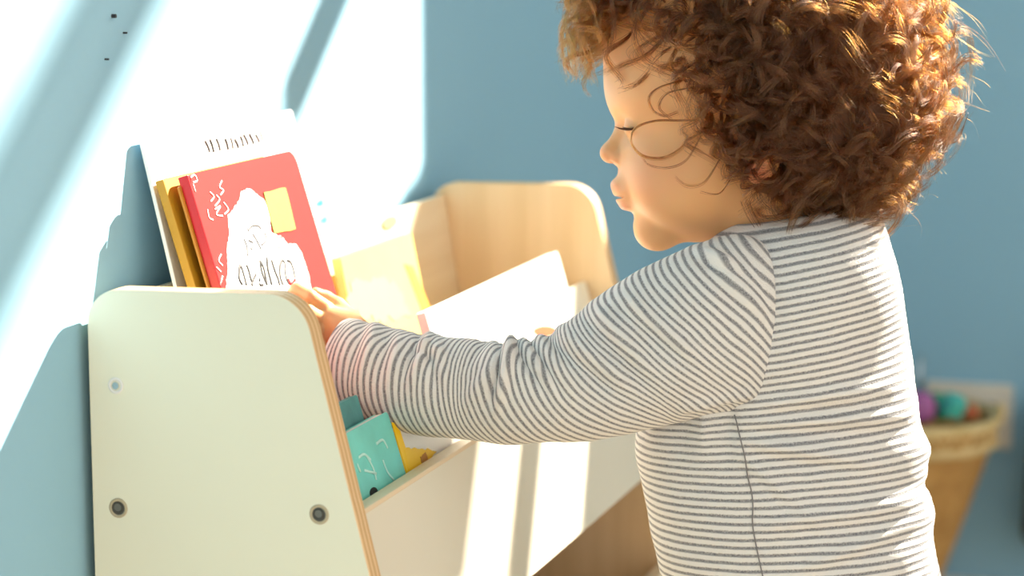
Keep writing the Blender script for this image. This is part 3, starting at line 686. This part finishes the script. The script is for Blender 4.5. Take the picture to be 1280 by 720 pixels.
def tdisp(t, th, V):
    X = V.reshape(-1, 3)-ORG
    u = 640+(X@RT)/S; v = 360-(X@UP)/S; u = u.reshape(t.shape); v = v.reshape(t.shape)
    d = nz3(V, (9, 9, 22), 3.1)*.0035
    near_ = np.clip(np.sin(th), 0, 1)
    # folds that fan out from the armpit across the back
    for (u0, v0, sl_, wd, am, u1) in ((930, 520, -.02, 9, .0045, 1120), (930, 545, .18, 9, .004, 1060), (940, 500, -.14, 10, .0035, 1100), (915, 560, .9, 10, .003, 985), (960, 640, -.12, 11, .003, 1160), (1000, 690, -.35, 9, .003, 1160)):
        dist = (v-(v0+sl_*(u-u0)))/wd; f = 1/(1+np.exp(-(u-u0+5)/12))*1/(1+np.exp((u-u1)/22))
        d += am*near_*f*(np.exp(-dist**2)-.6*np.exp(-(dist-1.8)**2))
    back = np.clip(np.cos(th), 0, 1)
    for v0, am, wd in ((560, .0035, 16), (604, -.004, 10), (640, .002, 14), (500, .0015, 18)):
        d += am*back**2*np.exp(-((v-v0)/wd)**2)
    front = np.clip(-np.cos(th), 0, 1)
    for u0, am, wd in ((815, .004, 9), (846, -.004, 10), (872, .0045, 8), (900, -.003, 8)):   # vertical pleats under the arm
        d += am*near_*np.exp(-((u-u0)/wd)**2)*np.exp(-((v-525)/38)**2)
    return d
Vt, Ft = loft(Cc, Aa, Bb, ra, rb, 260, 2.25, disp=tdisp)
n_, s_ = Vt.shape[:2]
X = Vt.reshape(-1, 3)-ORG; u = 640+(X@RT)/S; w = -(X@FW)/S
vr = np.repeat(tr[:, 2], s_)
pitchT = 9.4
ph = vr/pitchT+.28*np.sin(u/70)*0
# the top is closed towards the neck opening: drop the first rings so a collar edge remains
shirt = arr_link('shirt', Vt.reshape(-1, 3), Ft, M_shirt, kid, attrs={'phase': ph})
sm = shirt.modifiers.new('thick', 'SOLIDIFY'); sm.thickness = .0014; sm.offset = -1
# near sleeve: u, v, w, half height, half depth, shear
SV = [(932, 398, 64, 100, 60, .5), (914, 402, 80, 106, 64, .52), (886, 409, 92, 104, 66, .54), (846, 422, 96, 96, 66, .56), (800, 440, 94, 89, 64, .55), (752, 464, 90, 77, 60, .56), (712, 479, 86, 66, 55, .45), (672, 485, 80, 61, 52, .34), (635, 487, 70, 60, 50, .22), (590, 486, 50, 59, 49, .15),
      (545, 482, 38, 59, 48, .14), (500, 475, 24, 60, 48, .12), (462, 467, 4, 61, 47, .1), (438, 463, -10, 62, 46, .1), (426, 460, -17, 61, 45, .05)]
def sleeve(SV, nm, side, n=460, ns=170, folds=()):
    sv = catmull(SV, n); C = np.array([K(*q[:3]) for q in sv]); 
    d = np.gradient(C, axis=0); d /= np.linalg.norm(d, axis=1)[:, None]
    up0 = np.tile(UP, (n, 1)); Bn = np.cross(d, up0); Bn /= np.linalg.norm(Bn, axis=1)[:, None]; Bn *= np.sign((Bn@-FW))[:, None]*1.0
    Au = np.cross(Bn, d); Au *= np.sign(Au@UP)[:, None]
    arc = np.concatenate([[0], np.cumsum(np.linalg.norm(np.diff(C, axis=0), axis=1))])/S
    pl = 7.6
    base = np.concatenate([[0], np.cumsum(np.diff(arc)/(pl*np.sqrt(1+sv[1:, 5]**2)))])
    def dd(t, th, V):
        X = V.reshape(-1, 3)-ORG; u = (640+(X@RT)/S).reshape(t.shape); v = (360-(X@UP)/S).reshape(t.shape)
        o = nz3(V, (26, 26, 12), 8.0)*.0022
        for (u0, v0, ax, ay, am, wd) in folds:
            # fold: a short crease line from (u0,v0) running along (ax,ay), ridge then valley
            L_ = math.hypot(ax, ay); tx, ty = ax/L_, ay/L_
            s = (u-u0)*tx+(v-v0)*ty; r = -(u-u0)*ty+(v-v0)*tx
            e = 1/(1+np.exp(-(s+4)/5))*1/(1+np.exp((s-L_)/9))
            o += am*e*(np.exp(-(r/wd)**2)-.8*np.exp(-((r-wd*1.7)/wd)**2))*(np.sin(th) > -.3)
        return o
    V, Fc = loft(C, Au, Bn, sv[:, 3]*S, sv[:, 4]*S, ns, 2.15, disp=dd)
    th = np.linspace(0, 2*PI, ns, endpoint=False)
    down = -(np.cos(th)[None]*sv[:, 3:4])
    k = sv[:, 5:6]
    curve = -.36*(np.sin(th)[None])*sv[:, 3:4]*.9     # stripes bow towards the cuff on the near side
    ph = base[:, None]+(k*down+curve)/(pl*np.sqrt(1+k**2))*1.0
    return V, Fc, ph
FOLD = [(640, 424, -14, 70, .006, 6), (655, 428, 30, 45, .005, 6), (672, 420, 32, 50, .004, 7), (632, 430, -40, 60, .003, 8), (618, 428, -22, 30, .003, 6), (536, 425, -14, 40, .005, 6), (527, 430, 24, 10, .004, 5), (548, 430, 14, 50, .003, 7), (700, 415, 70, 55, .004, 9), (745, 390, 60, 70, .004, 9), (780, 375, 70, 60, .003, 8),
        (870, 318, 34, 16, .004, 6), (885, 330, 50, 60, .003, 9), (850, 500, 70, -14, .0035, 7), (470, 412, -14, 50, .003, 8), (500, 425, -8, 40, .003, 7)]
Vs, Fs, Ps = sleeve(SV, 'sleeve', 1, folds=FOLD)
ns = Vs.shape[1]
V2 = Vs.reshape(-1, 3); 
sl = arr_link('sleeve', V2, Fs, M_shirt, shirt, attrs={'phase': Ps.reshape(-1)}, label='outstretched left sleeve')
sm = sl.modifiers.new('thick', 'SOLIDIFY'); sm.thickness = .0014; sm.offset = -1
SV2 = [(960, 352, -70, 58, 60, .1), (955, 400, -100, 58, 58, .1), (945, 480, -120, 52, 52, .1), (930, 560, -130, 48, 48, .1), (905, 630, -128, 42, 42, .1), (882, 686, -122, 36, 36, .1)]
sv = catmull(SV2, 120); C = np.array([K(*q[:3]) for q in sv]); d = np.gradient(C, axis=0); d /= np.linalg.norm(d, axis=1)[:, None]
A_ = np.cross(d, -FW); A_ /= np.linalg.norm(A_, axis=1)[:, None]; B_ = np.cross(d, A_)
Vr, Fr = loft(C, A_, B_, sv[:, 3]*S, sv[:, 4]*S, 60)
arr_link('sleeve', Vr.reshape(-1, 3), Fr, M_shirt, shirt, attrs={'phase': np.repeat(sv[:, 1]/13, 60)}, label='right sleeve hanging behind the body')
# seams: armhole, side seam, collar band
M_seam = M('seam_thread', 120, 118, 120, .9)
bm = bmesh.new()
tube(bm, [Vector(p) for p in Vs[40, np.arange(-52, 53) % ns]+HN*.0002], .0006, 6)
bm_link('seam', bm, M_seam, shirt, label='dark armhole seam')
def torso_pt(u_, v_):
    """point of the torso's near side over figure-frame (u,v)"""
    X = Vt-ORG; uu = 640+(X@RT)/S; vv = 360-(X@UP)/S; ww = -(X@FW)/S
    dd = (uu-u_)**2+(vv-v_)**2+np.where(ww < 20, 1e6, 0); i = np.unravel_index(np.argmin(dd), dd.shape); return Vt[i]
bm = bmesh.new(); sp_ = np.array([torso_pt(a, b_)-FW*.0004 for a, b_ in catmull([(908, 512), (918, 560), (926, 600), (930, 650), (938, 690), (945, 730), (950, 800)], 60)])
for _ in range(6): sp_[1:-1] = (sp_[:-2]+sp_[1:-1]*2+sp_[2:])/4
tube(bm, sp_, .0005, 6)
bm_link('seam', bm, M_seam, shirt, label='dark side seam')
# trousers and shoes (below the frame)
M_tr = M('navy_cotton', 60, 70, 92, .85); M_sh = M('shoe_leather', 150, 110, 80, .5)
def tsdf(X, Y, Z):
    d = ell(X, Y, Z, (985, 800, -10), (150, 95, 118))
    for s in (-1, 1):
        d = smin(d, cap(X, Y, Z, (985, 800, 58*s-12), (985, 960, 58*s-34), 78, 62), 14)
        d = smin(d, cap(X, Y, Z, (985, 960, 58*s-34), (1000, 1180, 58*s-66), 62, 48), 10)
    return d
V, Fc = surface_nets(tsdf, (820, 700, -260), (1150, 1240, 170), 8.0)
arr_link('trousers', KV(V), Fc, M_tr, kid)
for s in (-1, 1):
    base = K(1000, 1200, 58*s-68); 
    def ssdf(X, Y, Z):
        d = ell(X, Y, Z, (0, 0, .035), (.032, .030, .035)); d = smin(d, ell(X, Y, Z, (-.05, 0, .024), (.055, .030, .024)), .012)
        return smax(d, -(Z-.002), .004)
    V, Fc = surface_nets(ssdf, (-.12, -.045, -.006), (.045, .045, .085), .004)
    V = V+np.array([base[0], base[1], 0]); arr_link('shoe', V, Fc, M_sh, kid)

# --- hair: a dense inner cap plus several thousand curled strands gathered in locks
HC0 = np.array([925.0, 92.0, 0.0])
def nrm(a): return a/np.linalg.norm(a, axis=-1, keepdims=True)
def capsdf(X, Y, Z):
    d = ell(X, Y, Z, (955, 88, 0), (180, 168, 146))
    d = smin(d, ell(X, Y, Z, (1010, 170, 0), (120, 100, 118)), 40)
    d = smax(d, -(X-(872+np.clip((Y-60), 0, 400)*.48-np.clip(45-Y, 0, 90)*1.1)), 14)
    d = smax(d, (Y-262), 20)
    d = d+5*np.sin(X*.06+Y*.03)*np.sin(Y*.055+Z*.02)*np.cos(Z*.06)
    return d
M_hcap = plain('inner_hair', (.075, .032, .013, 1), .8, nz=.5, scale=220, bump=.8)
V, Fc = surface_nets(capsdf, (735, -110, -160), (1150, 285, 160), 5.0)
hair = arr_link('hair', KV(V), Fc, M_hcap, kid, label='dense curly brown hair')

def hairmat():
    m = bpy.data.materials.new('curly_brown_strands'); m.use_nodes = True; nt = m.node_tree; nt.nodes.clear()
    o = nt.nodes.new('ShaderNodeOutputMaterial'); h = nt.nodes.new('ShaderNodeBsdfHairPrincipled'); h.parametrization = 'MELANIN'
    h.inputs['Melanin'].default_value = .60; h.inputs['Melanin Redness'].default_value = .75; h.inputs['Roughness'].default_value = .35; h.inputs['Radial Roughness'].default_value = .5
    h.inputs['Random Color'].default_value = .35; h.inputs['Random Roughness'].default_value = .2
    nt.links.new(h.outputs[0], o.inputs[0]); return m
M_hair = hairmat()
def env(d):
    """outer radius of the hair mass in direction d (n,3)"""
    th = np.degrees(np.arctan2(d[:, 1], d[:, 0]))          # 0 right (back of head), 90 down, 180 left (face), -90 up
    ks = np.array([-180, -150, -90, -45, -15, 0, 20, 45, 70, 90, 110, 150, 180])
    rs = np.array([238, 235, 215, 262, 296, 306, 304, 286, 232, 188, 165, 205, 238])
    rp = np.interp(th, ks, rs); q = np.sqrt(d[:, 0]**2+d[:, 1]**2); rw = 176
    return 1/np.sqrt((q/rp)**2+(np.abs(d[:, 2])/rw)**2)
def locks(n, kind):
    D = nrm(rng.normal(size=(n*8, 3)))
    R0 = D*np.array([166, 156, 134])*1.0+np.array([915, 92, 0])
    u, v, w = R0.T
    if kind == 'main':
        line = np.where(v < 20, 770, np.where(v < 150, 806+(v-20)*.36, 862+(v-150)*.9))
        ok = (u > line) & (v < 235) & (v > -75)
    else:
        ok = (u < 800) & (v < 22) & (v > -70)
    return R0[ok][:n], D[ok][:n]
P_, sizes, radii = [], [], []
NPT = 34
def emit(root, ctrl, end, per, R1, turns, spread, jit, rad, ph0=None, lmin=.75, R0_=1.5):
    """one lock of `per` strands along a quadratic path with a growing helix (all in figure units)"""
    t = np.linspace(0, 1, NPT)[None, :, None]
    hand = 1 if rng.random() < .5 else -1
    ph0 = rng.random()*2*PI if ph0 is None else ph0
    dirn = end-root; dirn = dirn/np.linalg.norm(dirn); a = np.cross(dirn, rng.normal(size=3)); a /= np.linalg.norm(a); b = np.cross(dirn, a)
    o = rng.normal(size=(per, 3))*spread
    tl = t*(lmin+(1-lmin)*rng.random((per, 1, 1)))
    base = (1-tl)**2*root+2*tl*(1-tl)*ctrl+tl**2*end
    ph = ph0+hand*2*PI*turns*tl*(1+rng.normal(size=(per, 1, 1))*.02)+rng.normal(size=(per, 1, 1))*jit
    Rr = (R0_+(R1-R0_)*np.clip(tl*1.6, 0, 1))*(1+rng.normal(size=(per, 1, 1))*.13)
    p = base+Rr*(np.cos(ph)*a+np.sin(ph)*b)+o[:, None, :]*(.35+.8*tl)
    wob = rng.normal(size=(per, 3))[:, None, :]*.8*np.sin(tl*9+rng.random((per, 1, 1))*6)
    p = p+wob*tl
    P_.append(p.reshape(-1, 3)); sizes.extend([NPT]*per)
    rr = rad*(1-.55*np.linspace(0, 1, NPT)); radii.append(np.tile(rr, per))
R_, D_ = locks(1080, 'main')
Dd = nrm(R_-HC0); dn = D_+np.stack([.10+0*D_[:, 0], rng.uniform(.05, .60, len(D_)), 0*D_[:, 0]], 1)+rng.normal(size=(len(D_), 3))*.22; dn = nrm(dn)
E_ = env(dn)*rng.uniform(.74, .98, len(dn)); En = HC0+dn*E_[:, None]
for i in range(len(R_)):
    root, end = R_[i], En[i]
    if end[0] < 800+max(0, (end[1]-80))*.6 and end[1] > 55:      # keep the cheek and temple clear
        end = end.copy(); end[0] = 800+rng.random()*45+max(0, (end[1]-80))*.6
        if end[1] > 225: end[1] = 200+rng.random()*30
    if end[1] > 262 and end[0] < 960: end = end.copy(); end[1] = 255
    ctrl = HC0+nrm(D_[i]+.4*dn[i])*env(nrm(D_[i]+.4*dn[i])[None])[0]*rng.uniform(.92, 1.12)
    L = np.linalg.norm(end-root)
    big = rng.random() < .45
    emit(root, ctrl, end, 30 if big else 26, rng.uniform(16, 28) if big else rng.uniform(10, 19), rng.uniform(1.0, 1.9) if big else rng.uniform(1.4, 2.5), rng.uniform(1.4, 3.4), .13, .13, R0_=4)
# under-layer at the nape, behind the ear
for k in range(170):
    root = np.array([rng.uniform(955, 1075), rng.uniform(140, 215), rng.choice([-1, 1])*rng.uniform(20, 95)])
    end = root+np.array([rng.uniform(-10, 65), rng.uniform(50, 80), np.sign(root[2])*rng.uniform(5, 30)]); end[1] = min(end[1], 290-max(0, 1000-end[0])*.35)
    emit(root, (root+end)/2+np.array([15, -5, 10*np.sign(root[2])]), end, 20, rng.uniform(9, 16), rng.uniform(1.4, 2.4), 2.6, .25, .135)
# fringe over the forehead
for i in range(190):
    root = np.array([rng.uniform(768, 838), rng.uniform(-55, 22), rng.uniform(-105, 108)]); q = rng.random()
    end = np.array([rng.uniform(696, 762), -25+q*130, root[2]*.9+rng.normal()*8])
    if end[1] > 60 and end[0] > 745: end[0] -= 18
    ctrl = (root+end)/2+np.array([-28, -30-20*rng.random(), 12*np.sign(root[2])])
    emit(root, ctrl, end, 22, rng.uniform(9, 17), rng.uniform(1.3, 2.4), 1.4, .12, .13, R0_=5)
for (a, b_, c_, r1, tn) in (((760, 30, 20), (705, 60, 30), (744, 126, 30), 9, 1.6), ((770, 40, 30), (700, 90, 36), (716, 92, 40), 10, 1.2), ((800, 30, 70), (742, 80, 78), (770, 112, 66), 10, 1.5), ((850, 40, 100), (800, 70, 108), (752, 108, 78), 7, .9), ((850, 55, 104), (820, 90, 112), (768, 118, 76), 7, 1.1)):
    emit(np.array(a, float), np.array(b_, float), np.array(c_, float), 34, r1, tn, 1.8, .2, .14)
# loose locks that loop over the temple and cheek
for (a, b_, c_, r1, tn) in (((868, 80, 122), (842, 110, 116), (838, 148, 108), 10, 1.3), ((880, 110, 126), (845, 150, 116), (862, 190, 110), 13, 1.5), ((890, 130, 128), (840, 170, 112), (880, 215, 106), 14, 1.6), ((905, 140, 128), (880, 190, 116), (905, 232, 108), 13, 1.7), ((925, 150, 128), (900, 205, 118), (925, 240, 104), 11, 1.6), ((860, 60, 120), (830, 85, 114), (826, 118, 104), 11, 1.4), ((950, 120, 130), (925, 160, 126), (945, 200, 122), 13, 1.7), ((930, 130, 130), (950, 170, 130), (925, 205, 122), 12, 1.6), ((965, 150, 128), (960, 190, 128), (968, 230, 118), 12, 1.6), ((960, 170, 122), (955, 225, 116), (935, 262, 96), 10, 1.5), ((985, 180, 122), (965, 235, 116), (960, 270, 92), 10, 1.5)):
    emit(np.array(a, float), np.array(b_, float), np.array(c_, float), 30, r1, tn, 2.4, .2, .14)
def free(pts, per, spread, rad):
    c = catmull(pts, NPT)
    for _ in range(per):
        o = rng.normal(size=3)*spread; p = c+o*np.linspace(.3, 1, NPT)[:, None]
        P_.append(p); sizes.append(NPT); radii.append(rad*(1-.5*np.linspace(0, 1, NPT)))
free([(862, 158, 112), (840, 158, 108), (812, 158, 98), (790, 166, 84), (786, 184, 78), (800, 200, 84), (825, 202, 92), (846, 190, 100), (852, 176, 106)], 16, 1.2, .14)
free([(868, 175, 112), (850, 205, 106), (828, 214, 98), (806, 210, 90), (798, 200, 86)], 5, 1.4, .12)
free([(890, 205, 110), (872, 232, 104), (852, 236, 98), (838, 226, 94)], 6, 1.2, .12)
free([(905, 225, 108), (890, 246, 102), (868, 244, 98)], 6, 1.5, .12)
free([(845, 110, 112), (818, 118, 104), (806, 130, 96), (812, 146, 94), (826, 152, 98), (840, 148, 104)], 12, 1.4, .13)
free([(850, 120, 112), (826, 126, 104), (818, 142, 98), (832, 156, 102)], 10, 1.4, .13)
# flyaways around the silhouette
nf = 620
D = nrm(rng.normal(size=(nf*2, 3))); D = D[(D[:, 0] > -.15) | (D[:, 1] < -.2)][:nf]; D = D[D[:, 1] < .75]
for d in D:
    e = env(d[None])[0]; s0 = HC0+d*e*.8; tan = np.cross(d, rng.normal(size=3)); tan /= np.linalg.norm(tan)
    L = rng.uniform(15, 62)
    emit(s0, s0+d*L*.8, s0+d*L*rng.uniform(.5, 1.3)+tan*L*.8+np.array([0, L*.2, 0]), 1, rng.uniform(3, 11), rng.uniform(.6, 1.8), 1.0, .3, .075, lmin=.9)
for (a, b_, c_) in (((1180, 20, 10), (1215, 30, 10), (1255, 95, 10)), ((1185, 40, 0), (1225, 70, 0), (1258, 70, 5)), ((1185, 0, 0), (1215, 10, 0), (1240, 60, 5)), ((1190, 120, 0), (1215, 128, 0), (1242, 146, 0)), ((1130, 250, 10), (1150, 262, 10), (1160, 240, 5))):
    emit(np.array(a, float), np.array(b_, float), np.array(c_, float), 2, 3, .7, 2.0, .3, .08)
PP = KV(np.concatenate(P_)); RR = np.concatenate(radii)*.001
hc = bpy.data.hair_curves.new('curls'); hc.add_curves([int(q) for q in sizes])
hc.attributes['position'].data.foreach_set('vector', PP.astype(np.float32).ravel())
ra_ = hc.attributes.get('radius') or hc.attributes.new('radius', 'FLOAT', 'POINT')
ra_.data.foreach_set('value', RR.astype(np.float32))
hc.materials.append(M_hair)
ho = bpy.data.objects.new('curls', hc); COL.objects.link(ho); ho.parent = hair; ho['kind'] = 'stuff'

# ---------------------------------------------------------------- light
sd = np.array([-1, -1.5, -1.23]); sd /= np.linalg.norm(sd)
sun = bpy.data.lights.new('sun', 'SUN'); sun.energy = 27; sun.angle = math.radians(.55); sun.color = (1, .89, .74)
so = bpy.data.objects.new('sun', sun); COL.objects.link(so); so.rotation_euler = Vector(-sd).to_track_quat('Z', 'Y').to_euler()
wd = bpy.data.worlds.new('World'); scn.world = wd; wd.use_nodes = True
bgn = wd.node_tree.nodes['Background']; bgn.inputs[0].default_value = (1, .985, .95, 1); bgn.inputs[1].default_value = 1.45
scn.view_settings.view_transform = 'Standard'; scn.view_settings.look = 'None'; scn.view_settings.gamma = 1; scn.view_settings.exposure = 0
scn.view_settings.use_curve_mapping = False
scn.cycles.use_denoising = True
scn.cycles.max_bounces = 8
